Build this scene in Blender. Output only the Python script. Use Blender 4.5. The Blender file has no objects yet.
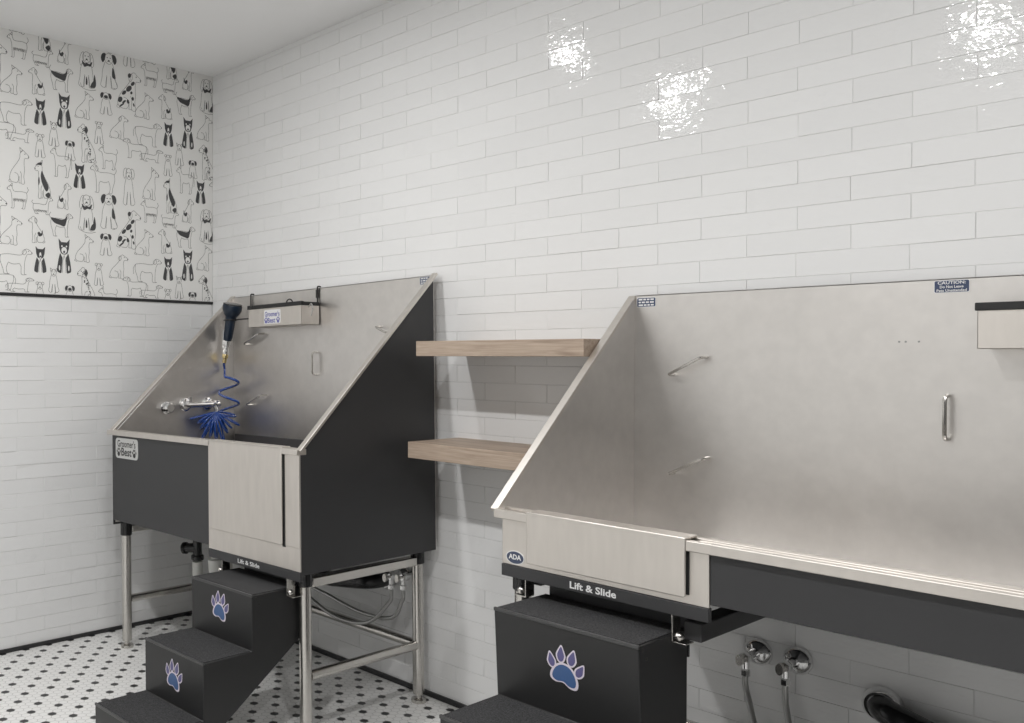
import bpy, math, random
from mathutils import Vector, Matrix
rnd = random.Random(7)
sc = bpy.context.scene
COL = sc.collection
PI = math.pi

# ------------------------------------------------------------------ helpers
class MB:
    """collects shapes for ONE mesh object"""
    def __init__(s): s.v = []; s.f = []
    def add(s, vs, fs, m=0):
        o = len(s.v); s.v += [tuple(p) for p in vs]; s.f += [(tuple(i + o for i in f), m) for f in fs]; return s
    def box(s, x0, x1, y0, y1, z0, z1, m=0):
        vs = [(x, y, z) for x in (x0, x1) for y in (y0, y1) for z in (z0, z1)]
        return s.add(vs, [(0, 1, 3, 2), (4, 6, 7, 5), (0, 4, 5, 1), (2, 3, 7, 6), (0, 2, 6, 4), (1, 5, 7, 3)], m)
    def prism(s, poly, axis, a, b, m=0):
        def P(p, t):
            return (t, p[0], p[1]) if axis == 'x' else (p[0], t, p[1]) if axis == 'y' else (p[0], p[1], t)
        n = len(poly)
        vs = [P(p, a) for p in poly] + [P(p, b) for p in poly]
        fs = [tuple(range(n))[::-1], tuple(range(n, 2 * n))] + [(i, (i + 1) % n, (i + 1) % n + n, i + n) for i in range(n)]
        return s.add(vs, fs, m)
    def tube(s, pts, r, n=10, m=0, closed=False):
        pts = [Vector(p) for p in pts]; k = len(pts)
        rr = r if isinstance(r, (list, tuple)) else [r] * k
        up = None; vs = []
        for i, p in enumerate(pts):
            a = pts[(i - 1) % k] if (closed or i) else p
            b = pts[(i + 1) % k] if (closed or i < k - 1) else p
            d = (b - a)
            if d.length < 1e-9: d = Vector((0, 0, 1))
            d.normalize()
            if up is None:
                up = Vector((0, 0, 1)) if abs(d.z) < .9 else Vector((1, 0, 0))
            up = up - d * up.dot(d)
            if up.length < 1e-6: up = d.orthogonal()
            up.normalize(); w = d.cross(up)
            for j in range(n):
                t = 2 * PI * j / n
                vs.append(p + (up * math.cos(t) + w * math.sin(t)) * rr[i])
        fs = []
        for i in range(k if closed else k - 1):
            for j in range(n):
                a, b = i * n + j, i * n + (j + 1) % n
                c, d = ((i + 1) % k) * n + (j + 1) % n, ((i + 1) % k) * n + j
                fs.append((a, b, c, d))
        if not closed: fs += [tuple(range(n))[::-1], tuple(range((k - 1) * n, k * n))]
        return s.add(vs, fs, m)
    def lathe(s, prof, o, d, n=20, m=0):
        """prof = [(radius, distance along d)]"""
        o = Vector(o); d = Vector(d).normalized()
        return s.tube([o + d * h for r, h in prof], [max(r, 1e-4) for r, h in prof], n, m) if len(set(h for r, h in prof)) == len(prof) else s
    def poly(s, pts, m=0): return s.add(pts, [tuple(range(len(pts)))], m)

def obj(name, mb, mats, parent=None, off=(0, 0, 0), bevel=0, smooth=40):
    me = bpy.data.meshes.new(name)
    me.from_pydata([(p[0] - off[0], p[1] - off[1], p[2] - off[2]) for p in mb.v], [], [f for f, m in mb.f])
    for m in (mats if isinstance(mats, (list, tuple)) else [mats]): me.materials.append(m)
    for p, (f, m) in zip(me.polygons, mb.f): p.material_index = m
    if smooth:
        me.shade_smooth(); me.set_sharp_from_angle(angle=math.radians(smooth))
    me.update()
    o = bpy.data.objects.new(name, me); COL.objects.link(o)
    if parent: o.parent = parent
    if bevel:
        b = o.modifiers.new('bevel', 'BEVEL'); b.width = bevel; b.segments = 2; b.limit_method = 'ANGLE'; b.angle_limit = math.radians(50)
    return o
def tag(o, label, cat, group=None):
    o['label'] = label; o['category'] = cat
    if group: o['group'] = group
    return o
def thing(name, label, cat, loc, roty=0, group=None):
    o = bpy.data.objects.new(name, None); COL.objects.link(o); o.location = loc; o.rotation_euler = (0, roty, 0)
    o.empty_display_size = .1
    return tag(o, label, cat, group)
def struct(name, mb, mats, **k):
    o = obj(name, mb, mats, **k); o['kind'] = 'structure'; return o
def cat(pts, n=6, closed=False):
    """Catmull-Rom through points (any dimension)"""
    k = len(pts); out = []
    g = (lambda i: pts[i % k]) if closed else (lambda i: pts[min(max(i, 0), k - 1)])
    for i in range(k if closed else k - 1):
        a, b, c, d = g(i - 1), g(i), g(i + 1), g(i + 2)
        for j in range(n):
            t = j / n
            out.append(tuple(.5 * (2 * B + (C - A) * t + (2 * A - 5 * B + 4 * C - D) * t * t + (3 * B - A - 3 * C + D) * t ** 3)
                             for A, B, C, D in zip(a, b, c, d)))
    if not closed: out.append(tuple(pts[-1]))
    return out
def circ(cx, cy, rx, ry, n=20, rot=0):
    c, s_ = math.cos(rot), math.sin(rot)
    return [(cx + rx * math.cos(t) * c - ry * math.sin(t) * s_, cy + rx * math.cos(t) * s_ + ry * math.sin(t) * c) for t in [2 * PI * i / n for i in range(n)]]
def rrect(x0, x1, y0, y1, r, n=5):
    out = []
    for cx, cy, a in ((x1 - r, y1 - r, 0), (x0 + r, y1 - r, 90), (x0 + r, y0 + r, 180), (x1 - r, y0 + r, 270)):
        for i in range(n + 1):
            t = math.radians(a + 90 * i / n); out.append((cx + r * math.cos(t), cy + r * math.sin(t)))
    return out
def text_geo(s, bold=0.0):
    cu = bpy.data.curves.new('lettering', 'FONT'); cu.body = s; cu.size = 1; cu.align_x = 'CENTER'; cu.align_y = 'CENTER'; cu.offset = bold
    cu.resolution_u = 3
    o = bpy.data.objects.new('lettering', cu); COL.objects.link(o)
    dg = bpy.context.evaluated_depsgraph_get(); me = bpy.data.meshes.new_from_object(o.evaluated_get(dg))
    vs = [tuple(v.co) for v in me.vertices]; fs = [tuple(p.vertices) for p in me.polygons]
    bpy.data.objects.remove(o); bpy.data.curves.remove(cu); bpy.data.meshes.remove(me)
    xs = [v[0] for v in vs]; ys = [v[1] for v in vs]
    cx, cy = (min(xs) + max(xs)) / 2, (min(ys) + max(ys)) / 2
    return [(v[0] - cx, v[1] - cy) for v in vs], fs, max(xs) - min(xs), max(ys) - min(ys)
def text_y(mb, s, cx, cz, y, w, h, m=0, bold=0.0, skew=0):
    """lettering on a plane facing -y"""
    vs, fs, W, H = text_geo(s, bold)
    mb.add([(cx + v[0] * w / W, y, cz + v[1] * h / H + skew * v[0] * w / W) for v in vs], fs, m)

# ------------------------------------------------------------------ materials
class N:
    def __init__(s, name):
        s.m = bpy.data.materials.new(name); s.m.use_nodes = True; s.t = s.m.node_tree
        s.b = s.t.nodes['Principled BSDF']
    def n(s, typ, **k):
        x = s.t.nodes.new(typ)
        for a, v in k.items(): setattr(x, a, v)
        return x
    def l(s, a, b): s.t.links.new(a, b)
    def math(s, op, a, b=None, c=None):
        x = s.n('ShaderNodeMath', operation=op)
        for i, q in enumerate((a, b, c)):
            if q is None: continue
            if isinstance(q, (int, float)): x.inputs[i].default_value = q
            else: s.l(q, x.inputs[i])
        return x.outputs[0]
    def vec(s, op, *a):
        x = s.n('ShaderNodeVectorMath', operation=op)
        for i, q in enumerate(a):
            if isinstance(q, tuple): x.inputs[i].default_value = q
            else: s.l(q, x.inputs[i])
        return x.outputs['Value'] if op in ('DOT_PRODUCT', 'LENGTH') else x.outputs[0]
    def ramp(s, fac, stops):
        r = s.n('ShaderNodeValToRGB'); e = r.color_ramp.elements
        while len(e) < len(stops): e.new(.5)
        for x, (p, c) in zip(e, stops): x.position = p; x.color = (*c, 1)
        s.l(fac, r.inputs[0]); return r.outputs[0]
    def noise(s, co, scale, detail=3, rough=.5, dist=0):
        x = s.n('ShaderNodeTexNoise'); x.inputs['Scale'].default_value = scale; x.inputs['Detail'].default_value = detail
        x.inputs['Roughness'].default_value = rough; x.inputs['Distortion'].default_value = dist
        if co is not None: s.l(co, x.inputs['Vector'])
        return x.outputs[0]
    def co(s, scale=(1, 1, 1), which='Object'):
        t = s.n('ShaderNodeTexCoord'); mp = s.n('ShaderNodeMapping'); mp.inputs['Scale'].default_value = scale
        s.l(t.outputs[which], mp.inputs[0]); return mp.outputs[0]
    def bump(s, h, strength=.2, dist=.01):
        x = s.n('ShaderNodeBump'); x.inputs['Strength'].default_value = strength; x.inputs['Distance'].default_value = dist
        s.l(h, x.inputs['Height']); s.l(x.outputs[0], s.b.inputs['Normal'])
    def set(s, col=None, rough=None, metal=None, **k):
        if col is not None: s.b.inputs['Base Color'].default_value = (*col, 1)
        if rough is not None: s.b.inputs['Roughness'].default_value = rough
        if metal is not None: s.b.inputs['Metallic'].default_value = metal
        for a, v in k.items(): s.b.inputs[a.replace('_', ' ')].default_value = v
        return s
def plain(name, col, rough=.5, metal=0, bumpscale=0, bs=.1, bd=.002, **k):
    n = N(name).set(col, rough, metal, **k)
    if bumpscale: n.bump(n.noise(n.co(), bumpscale, 3), bs, bd)
    return n.m
def steel(name, col, rough, gscale=(1, 1, 60)):
    n = N(name).set(col, rough, 1.0)
    co = n.co()
    smudge = n.noise(co, 5, 4, .6)
    rr = n.n('ShaderNodeMapRange'); n.l(smudge, rr.inputs[0])
    rr.inputs[1].default_value = .3; rr.inputs[2].default_value = .7
    rr.inputs[3].default_value = rough - .03; rr.inputs[4].default_value = rough + .04
    n.l(rr.outputs[0], n.b.inputs['Roughness'])
    grain = n.noise(n.co(gscale), 9, 2)
    n.l(n.ramp(grain, [(.3, tuple(c * .965 for c in col)), (.7, tuple(min(1, c * 1.025) for c in col))]), n.b.inputs['Base Color'])
    n.bump(grain, .04, .001)
    return n.m
STEEL = steel('brushed_stainless', (.73, .705, .68), .355, (3, 3, 3))
STEEL_GATE = steel('brushed_gate_stainless', (.73, .69, .645), .42, (5, 5, 1))
STEEL_TUBE = steel('tube_stainless', (.62, .60, .57), .24, (4, 4, 60))
CHROME = plain('chrome', (.78, .78, .78), .08, 1)
STRIP_GREY = plain('dark_strip_grey', (.055, .053, .055), .5)
BRASS = plain('brass', (.72, .58, .30), .25, 1)
BLACK = plain('black_panel', (.034, .034, .036), .45, 0, 300, .08, .0008)
BLACK_STEP = plain('black_step_panel', (.017, .017, .0175), .42, 0, 180, .12, .0008)
PLASTIC = plain('black_plastic', (.016, .016, .017), .22)
RUBBER = plain('dark_rubber', (.02, .02, .02), .7)
WIRE = plain('dark_wire', (.045, .043, .042), .35, .6)
PVC = plain('white_pvc', (.72, .72, .69), .45)
CEIL = plain('ceiling_paint', (.90, .90, .90), .9)
PAINT = plain('white_wall_paint', (.82, .82, .81), .8)
UNSEEN_GREY = plain('unseen_wall_grey', (.20, .20, .20), .8)
EDGE = plain('black_edge_strip', (.022, .022, .023), .35)
PAPER = plain('wallpaper_ground', (.85, .845, .825), .75)
INK = plain('wallpaper_dark_ink', (.07, .07, .072), .8)
INKL = plain('wallpaper_line_ink', (.17, .165, .16), .8)
GROUT = plain("tile_grout", (.76, .76, .75), .9)
WHITE = plain('sticker_white', (.78, .78, .78), .5)
NAVY = plain('sticker_blue', (.045, .065, .13), .45)
OVAL = plain('sticker_slate_blue', (.05, .065, .11), .45)
BLUEINK = plain('sticker_ink_blue', (.16, .16, .42), .5)
INKBLK = plain('sticker_black_ink', (.02, .02, .02), .5)
PLATE = plain('logo_plate_grey', (.56, .56, .55), .5)
PAWP = plain('paw_violet', (.12, .11, .26), .4)
PAWB = plain('paw_blue', (.055, .12, .28), .4)
PAWW = plain('paw_outline', (.72, .66, .74), .5)
HOSE = plain('blue_hose', (.010, .055, .27), .2, 0, Coat_Weight=.6)
SPRAYB = plain('sprayer_blue_black', (.006, .016, .034), .3)
GAUZE = plain('gauge_grey', (.30, .30, .29), .4)

def mk_braid():
    n = N('braided_hose').set((.42, .42, .41), .35, .8)
    n.bump(n.noise(n.co((1, 1, 1)), 700, 1), .4, .001); return n.m
BRAID = mk_braid()
def mk_tile():
    n = N('glazed_white_tile').set((.81, .81, .805), .05, Specular_IOR_Level=.32)
    g = n.n('ShaderNodeNewGeometry')
    n.l(n.ramp(g.outputs['Random Per Island'], [(0, (.80, .80, .797)), (1, (.825, .825, .822))]), n.b.inputs['Base Color'])
    co = n.co()
    a = n.noise(n.co((.8, 1, 1.3)), 26, 2, .5); b = n.noise(n.co((.7, 1, 1.4)), 85, 1, .5)
    n.bump(n.math('ADD', a, n.math('MULTIPLY', b, .38)), .28, .0042)
    return n.m
TILE = mk_tile()
def mk_wood():
    n = N('grey_oak_wood').set((.4, .3, .22), .5)
    co = n.co((1.2, 14, 16))
    a = n.noise(co, 3.2, 6, .6, .6)
    fine = n.noise(n.co((5, 160, 160)), 2, 2)
    c = n.ramp(a, [(.28, (.30, .225, .17)), (.5, (.44, .345, .27)), (.72, (.53, .43, .345))])
    mx = n.n('ShaderNodeMix', data_type='RGBA', blend_type='MULTIPLY'); mx.inputs[0].default_value = .5
    n.l(c, mx.inputs[6]); n.l(n.ramp(fine, [(.35, (.7, .68, .66)), (.6, (1, 1, 1))]), mx.inputs[7])
    n.l(mx.outputs[2], n.b.inputs['Base Color']); n.bump(fine, .1, .001)
    return n.m
WOOD = mk_wood()
def mk_mat():
    n = N('non_slip_tread').set((.03, .03, .032), .85)
    a = n.noise(n.co(), 260, 2, .7)
    n.l(n.ramp(a, [(.35, (.007, .007, .0075)), (.68, (.06, .06, .063))]), n.b.inputs['Base Color'])
    n.bump(a, .8, .002); return n.m
MAT = mk_mat()
def mk_hex():
    n = N('hexagon_mosaic').set((.7, .7, .68), .3)
    s = .0295; R3 = math.sqrt(3)
    t = n.n('ShaderNodeTexCoord')
    p = n.vec('MULTIPLY', n.vec('SUBTRACT', t.outputs['Object'], (.4833, -.7581, 0)), (1 / s, 1 / s, 0))
    def wrap(v, a, b):
        return n.vec('WRAP', v, (a, b, 1), (-a, -b, -1))
    ga = wrap(p, .5, R3 / 2)
    gb = wrap(n.vec('ADD', p, (.5, R3 / 2, 0)), .5, R3 / 2)
    sel = n.math('LESS_THAN', n.vec('LENGTH', ga), n.vec('LENGTH', gb))
    mx = n.n('ShaderNodeMix', data_type='VECTOR'); n.l(sel, mx.inputs[0]); n.l(gb, mx.inputs[4]); n.l(ga, mx.inputs[5])
    gv = mx.outputs[1]; ab = n.vec('ABSOLUTE', gv)
    sx = n.n('ShaderNodeSeparateXYZ'); n.l(ab, sx.inputs[0])
    d = n.math('MAXIMUM', sx.outputs[0], n.vec('DOT_PRODUCT', ab, (.5, R3 / 2, 0)))
    idv = n.vec('SUBTRACT', p, gv)
    w1 = n.vec('LENGTH', wrap(idv, 2, R3)); w2 = n.vec('LENGTH', wrap(n.vec('ADD', idv, (2, R3, 0)), 2, R3))
    dot = n.math('LESS_THAN', n.math('MINIMUM', w1, w2), .2)
    grout = n.math('GREATER_THAN', d, .455)
    c1 = n.n('ShaderNodeMix', data_type='RGBA'); n.l(dot, c1.inputs[0]); c1.inputs[6].default_value = (.86, .855, .84, 1); c1.inputs[7].default_value = (.018, .018, .019, 1)
    c2 = n.n('ShaderNodeMix', data_type='RGBA'); n.l(grout, c2.inputs[0]); n.l(c1.outputs[2], c2.inputs[6]); c2.inputs[7].default_value = (.60, .595, .58, 1)
    n.l(c2.outputs[2], n.b.inputs['Base Color'])
    h = n.math('SMOOTH_MIN', n.math('MULTIPLY', n.math('SUBTRACT', .5, d), 8), .5, .1)
    n.bump(h, .3, .002)
    return n.m
HEX = mk_hex()

# ------------------------------------------------------------------ the room
RX, RY, H = 6.8, -3.7, 2.612
TL, TH = .2484, .0597
DT = .0018
struct('floor', MB().box(-.1, RX + .1, RY - .1, .1, -.1, 0), HEX, smooth=0)
struct('ceiling', MB().box(-.1, RX + .1, RY - .1, .1, H, H + .1), CEIL, smooth=0)

def tiles(mb, a0, a1, z0, z1, aj, zj, P, m, tilt=1.0):
    """running-bond tiles; P(a, z, d) maps wall coordinates (along, up, out of wall) to space"""
    r0 = math.floor((z0 - zj) / TH); g = .0005
    r = r0
    while zj + r * TH < z1 - 1e-6:
        lo, hi = max(z0, zj + r * TH), min(z1, zj + (r + 1) * TH)
        sh = (r % 2) * .5 + rnd.gauss(0, .006)
        i = math.floor((a0 - aj) / TL - sh)
        if hi - lo > .006:
            while aj + (i + sh) * TL < a1 - 1e-6:
                l, q = max(a0, aj + (i + sh) * TL), min(a1, aj + (i + 1 + sh) * TL)
                if q - l > .008:
                    gl, gt, gb, gq = [g * rnd.uniform(.4, 1.6) for _ in range(4)]
                    d = rnd.gauss(0, .00035) * tilt; tx = rnd.gauss(0, .0007) * tilt; tz = rnd.gauss(0, .00045) * tilt
                    A, B, C_, D_ = l + gl, q - gq, lo + gb, hi - gt; e = .0007
                    vs = [P(A, C_, 0), P(B, C_, 0), P(B, D_, 0), P(A, D_, 0)]
                    for (x, z, sx, sz) in ((A + e, C_ + e, -1, -1), (B - e, C_ + e, 1, -1), (B - e, D_ - e, 1, 1), (A + e, D_ - e, -1, 1)):
                        vs.append(P(x, z, DT + d + sx * tx + sz * tz))
                    mb.add(vs, [(4, 5, 6, 7), (0, 1, 5, 4), (1, 2, 6, 5), (2, 3, 7, 6), (3, 0, 4, 7)], m)
                i += 1
        r += 1

bw = MB()
bw.box(-.1, RX + .1, DT, .1, 0, H, 0)
tiles(bw, 0, RX, 0, H, 2.6525, 1.6936, lambda a, z, d: (a, DT - d, z), 1, .6)
struct('wall_back', bw, [GROUT, TILE], smooth=0)

# --- left wall: tile wainscot below, dog-print wallpaper above
ZB0, ZB1 = 1.4985, 1.5112
lw = MB()
lw.box(-.1, -DT, RY - .1, 0, 0, ZB0 + .004, 0)
lw.box(-.1, 0, RY - .1, 0, ZB0 + .004, H, 2)
tiles(lw, RY, 0, 0, ZB0, -.8743, 1.3793, lambda a, z, d: (-DT + d, a, z), 1)

# dog drawings: unit frame u in -0.5..0.5, v in 0..1 ; F = filled, L = line, with ink 3 dark / 4 line grey
def front_dark(husky=False):
    e = .2
    s = [('F', 3, [(-.34, .72), (-.40, 1.0), (-.2, .9), (.2, .9), (.40, 1.0), (.34, .72), (.24, .58), (.10, .54), (-.10, .54), (-.24, .58)]),
         ('W', 2, circ(0, .66, .09 if not husky else .2, .12 if not husky else .10)),
         ('F', 3, circ(0, .615, .07, .035)),
         ('F', 3, cat([(-.30, .56), (-.44, .3), (-.50, .06), (-.36, 0), (-.2, 0), (-.16, .2), (-.12, .42), (-.2, .5)], 4, True)),
         ('F', 3, cat([(.30, .56), (.44, .3), (.50, .06), (.36, 0), (.2, 0), (.16, .2), (.12, .42), (.2, .5)], 4, True)),
         ('L', 4, [(-.13, .0), (-.1, .35), (0, .52), (.1, .35), (.13, 0)])]
    if husky: s += [('W', 2, circ(-.16, .78, .05, .03)), ('W', 2, circ(.16, .78, .05, .03)), ('W', 2, circ(-.33, .14, .05, .08)), ('W', 2, circ(.33, .14, .05, .08))]
    return s
def front_line(ear='flop', earfill=False, coat=None, mask=False, tailfill=False):
    s = [('L', 4, cat([(-.2, .72), (-.32, .5), (-.36, .25), (-.42, .05), (-.2, 0), (-.14, .2), (-.1, .35)], 5)),
         ('L', 4, cat([(.2, .72), (.3, .5), (.36, .25), (.46, .06), (.2, 0), (.14, .2), (.1, .35)], 5)),
         ('L', 4, [(-.14, 0), (-.1, .3)]), ('L', 4, [(.14, 0), (.1, .3)]),
         ('C', 4, cat(circ(0, .83, .22, .15, 12), 2, True)),
         ('F', 3, circ(-.08, .86, .03, .014, 8)), ('F', 3, circ(.08, .86, .03, .014, 8)), ('F', 3, circ(0, .775, .055, .022, 8)),
         ('L', 4, cat([(-.1, .73), (0, .76), (.1, .73)], 3))]
    for q in (-1, 1):
        if ear == 'flop': E = cat([(q * .17, .96), (q * .34, .95), (q * .42, .82), (q * .33, .70), (q * .22, .78)], 4, True)
        elif ear == 'long': E = cat([(q * .16, .95), (q * .30, .9), (q * .38, .7), (q * .30, .58), (q * .2, .7)], 4, True)
        elif ear == 'up': E = [(q * .08, .94), (q * .30, 1.03), (q * .24, .86)]
        else: E = cat(circ(q * .24, .93, .11, .06, 10), 2, True)
        s.append(('F' if earfill else 'C', 3 if earfill else 4, E))
    if mask: s.append(('F', 3, cat(circ(0, .79, .15, .075, 10), 2, True)))
    if coat == 'spaniel':
        s += [('F', 3, cat([(-.26, .72), (-.1, .66), (0, .68), (.14, .66), (.3, .74), (.22, .6), (.05, .6), (-.14, .56)], 4, True)),
              ('F', 3, cat([(.42, .40), (.50, .2), (.46, .05), (.2, .02), (.26, .14), (.36, .22)], 4, True)),
              ('F', 3, cat([(-.02, .3), (.04, .2), (.03, .08), (-.05, .1)], 4, True)),
              ('L', 4, cat([(-.34, .1), (-.2, -.03), (.2, -.06), (.5, -.02)], 5))]
    if coat == 'beagle':
        s += [('F', 3, cat([(.2, .6), (.32, .46), (.36, .3), (.18, .34)], 4, True)), ('L', 4, cat([(.3, .3), (.46, .12), (.4, .02), (.24, .03)], 5))]
    return s
def side_sit(right=True, ear='up', spots=None, back=False, patch=False):
    """sitting profile, head up on the right"""
    s = [('L', 4, cat([(-.1, .0), (-.36, .02), (-.46, .14), (-.36, .36), (-.12, .58), (.04, .76), (.06, .9), (.2, 1.0), (.34, .93), (.5, .84), (.46, .77), (.3, .76), (.26, .62), (.28, .4), (.25, .2), (.28, 0), (.12, 0), (.12, .26), (.06, .36)], 5)),
         ('L', 4, cat([(-.1, 0), (-.02, .1), (-.06, .26), (-.22, .3)], 4)), ('L', 4, [(.12, 0), (.0, 0), (.02, .2)]),
         ('L', 4, cat([(-.44, .1), (-.5, .02), (-.36, -.01)], 4)),
         ('F', 3, circ(.48, .82, .03, .018, 8)), ('F', 3, circ(.3, .89, .025, .014, 8))]
    s.append(('C', 4, [(.08, .92), (.04, 1.08), (.2, 1.0)] if ear == 'up' else cat([(.1, .95), (-.02, .84), (.06, .74), (.14, .84)], 4, True)))
    if spots == 'merle':
        for c in [(.16, .70, .09, .05), (.0, .55, .13, .07), (-.2, .42, .1, .05), (-.36, .22, .1, .07), (-.2, .18, .09, .03), (-.04, .2, .05, .06), (.16, .3, .05, .05), (-.3, .08, .12, .025), (.1, .45, .05, .04), (.2, .14, .03, .05), (.02, .9, .07, .06)]:
            s.append(('F', 3, cat(circ(*c, 8, .5), 2, True)))
    if spots == 'dots':
        r = random.Random(3)
        for i in range(52):
            t = r.random(); cx = -.42 + t * .5 + r.uniform(0, .28) * (1 - .3 * t); cy = .04 + t * .8 + r.uniform(-.06, .06)
            s.append(('F', 3, circ(cx, cy, r.uniform(.016, .042), r.uniform(.009, .02), 7)))
        s.append(('F', 3, cat([(.06, .95), (-.04, .85), (.05, .76), (.14, .84)], 4, True)))
    if back:
        s += [('F', 3, cat([(.06, .78), (-.06, .62), (-.34, .34), (-.2, .2), (.04, .4), (.14, .62)], 5, True)), ('F', 3, [(.04, 1.02), (.3, .99), (.48, .9), (.34, .93), (.12, .93)]),
              ('F', 3, cat([(.24, .6), (.3, .5), (.26, .36), (.2, .46)], 4, True)), ('F', 3, cat([(-.14, .1), (-.3, .02), (-.44, .1), (-.36, .18)], 4, True))]
    if patch: s.append(('F', 3, cat([(-.36, .5), (-.34, .3), (-.16, .24), (-.04, .36), (-.14, .42), (-.26, .36)], 4, True)))
    return s if right else [(k, m, [(-p[0], p[1]) for p in q]) for k, m, q in s]
def stand(right=True, saddle=False, low=False, ear='flop', tail='up', fluffy=False):
    b = .18 if low else .38; k = .75 if low else 1
    s = [('L', 4, cat([(-.42, .72 * k), (-.2, .76 * k), (.14, .74 * k), (.24, .84), (.28, .97), (.38, .98), (.5, .86), (.47, .8), (.36, .78), (.3, .62), (.27, b)], 5)),
         ('L', 4, cat([(.27, b), (.27, .02), (.33, 0)], 4)), ('L', 4, cat([(.33, 0), (.18, 0), (.17, .3 if not low else .14), (.12, b + .03)], 4)),
         ('L', 4, cat([(.12, b + .03), (-.06, b), (-.2, b + .06)], 4)),
         ('L', 4, cat([(-.2, b + .06), (-.26, b * .6), (-.23, .02), (-.17, 0)], 4)), ('L', 4, cat([(-.17, 0), (-.32, 0), (-.36, b * .5), (-.44, b + .12), (-.42, .72 * k)], 4)),
         ('L', 4, cat([(-.42, .72 * k), (-.5, .86 * k), (-.44, 1.0 * k)] if tail == 'up' else [(-.42, .72 * k), (-.5, .55 * k), (-.49, .3 * k)], 4)),
         ('F', 3, circ(.49, .85, .02, .018, 8)), ('F', 3, circ(.39, .91, .016, .014, 8))]
    s.append(('C', 4, [(.26, .95), (.26, 1.1), (.36, .99)] if ear == 'up' else cat([(.28, .97), (.2, .86), (.26, .76), (.33, .86)], 4, True)))
    if saddle: s.append(('F', 3, cat([(-.44, .76), (-.2, .74), (.1, .72), (.26, .9), (.22, .64), (.14, .44), (-.06, .48), (-.3, .56)], 4, True)))
    if fluffy:
        for i in range(8): x = -.36 + i * .075; s.append(('L', 4, [(x, b + .06), (x + .02, b - .08), (x + .05, b + .05)]))
    return s if right else [(q, m, [(-p[0], p[1]) for p in r]) for q, m, r in s]
DOGS = [  # drawing, along-wall y, height z of the middle, width, height
 (front_line('long', False, 'spaniel'), -.677, 2.515, .091, .161), (front_line('flop', True, 'beagle'), -.568, 2.531, .094, .158),
 (side_sit(True, 'flop', 'merle'), -.465, 2.460, .125, .172), (front_line('flop', True, None, True), -.582, 2.381, .068, .100),
 (side_sit(True, 'up'), -.689, 2.352, .091, .112), (front_dark(), -.894, 2.292, .055, .111), (front_dark(True), -.784, 2.315, .066, .148),
 (stand(True, tail='down'), -1.006, 2.278, .150, .109), (stand(True, True), -.798, 2.450, .110, .102), (side_sit(False, 'flop', None, False, True), -.910, 2.419, .074, .110),
 (side_sit(True, 'up'), -1.026, 2.402, .100, .110), (stand(True, low=True, tail='down'), -.985, 2.180, .124, .060), (side_sit(False, 'flop', 'dots'), -.675, 2.188, .091, .166),
 (front_line('ball'), -.617, 2.244, .052, .100), (side_sit(True, 'flop'), -.517, 2.286, .096, .107), (front_line('up'), -.833, 2.205, .054, .102),
 (front_line('ball'), -.896, 2.146, .053, .101), (front_line('flop', True, None, True), -.757, 2.145, .056, .087), (stand(False, ear='up'), -.570, 2.135, .094, .095),
 (stand(False, tail='down'), -.430, 2.198, .130, .086), (side_sit(True, 'up'), -.990, 2.045, .088, .139), (side_sit(False, 'up', None, True), -.882, 1.998, .075, .150),
 (stand(False, tail='down', ear='up'), -.798, 2.085, .099, .120), (front_dark(), -.711, 2.040, .057, .109), (stand(False), -.594, 2.039, .129, .121),
 (front_line('flop'), -.465, 2.022, .068, .172), (stand(False, ear='up', fluffy=True), -.995, 1.915, .093, .094), (stand(True, low=True, ear='up', fluffy=True), -.885, 1.892, .096, .076),
 (side_sit(True, 'flop', None, False, True), -.784, 1.944, .066, .113)]
def clip(poly, z0, z1, y1):
    for ax, lim, sg in ((1, z0, 1), (1, z1, -1), (0, y1, -1)):
        out = []
        for i in range(len(poly)):
            a, b = poly[i], poly[(i + 1) % len(poly)]
            ia, ib = (a[ax] - lim) * sg >= 0, (b[ax] - lim) * sg >= 0
            if ia: out.append(a)
            if ia != ib:
                t = (lim - a[ax]) / (b[ax] - a[ax]); out.append((a[0] + (b[0] - a[0]) * t, a[1] + (b[1] - a[1]) * t))
        poly = out
        if len(poly) < 3: return None
    return poly
def ink(poly, m, lift):
    p = clip(poly, ZB1 + .002, H - .001, -.001)
    if p: lw.poly([(lift, a, b) for a, b in p], m)
for iy in range(-4, 2):
    for iz in (-1, 0, 1):
        for art, y, z, w, h in DOGS:
            y2, z2 = y + iy * .64, z + iz * .633
            if y2 - w > 0 or y2 + w < RY or z2 - h / 2 > H or z2 + h / 2 < ZB1: continue
            for o_, (kind, m, pts) in enumerate(art):
                q = [(y2 + p[0] * w, z2 - h / 2 + p[1] * h) for p in pts]
                if kind in 'FW': ink(q, m, .0004 + .00003 * o_)
                else:
                    hw = .00085
                    closed = kind == 'C'
                    seg = list(zip(q, q[1:])) + ([(q[-1], q[0])] if closed else [])
                    for a, b in seg:
                        d = math.dist(a, b)
                        if d < 1e-6: continue
                        nx, ny = -(b[1] - a[1]) / d * hw, (b[0] - a[0]) / d * hw
                        ink([(a[0] + nx, a[1] + ny), (b[0] + nx, b[1] + ny), (b[0] - nx, b[1] - ny), (a[0] - nx, a[1] - ny)], m, .0004 + .00003 * o_)
struct('wall_left', lw, [GROUT, TILE, PAPER, INK, INKL], smooth=0)
struct('wall_right', MB().box(RX, RX + .1, RY - .1, .1, 0, H), UNSEEN_GREY, smooth=0)  # unseen wall, greyed for its reflection in the steel
struct('wall_front', MB().box(-.1, 3.3, RY - .1, RY, 0, H, 0).box(3.3, RX + .1, RY - .1, RY, 0, H, 1), [PAINT, UNSEEN_GREY], smooth=0)  # unseen wall; right part greyed to darken reflections in the side panels
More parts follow.
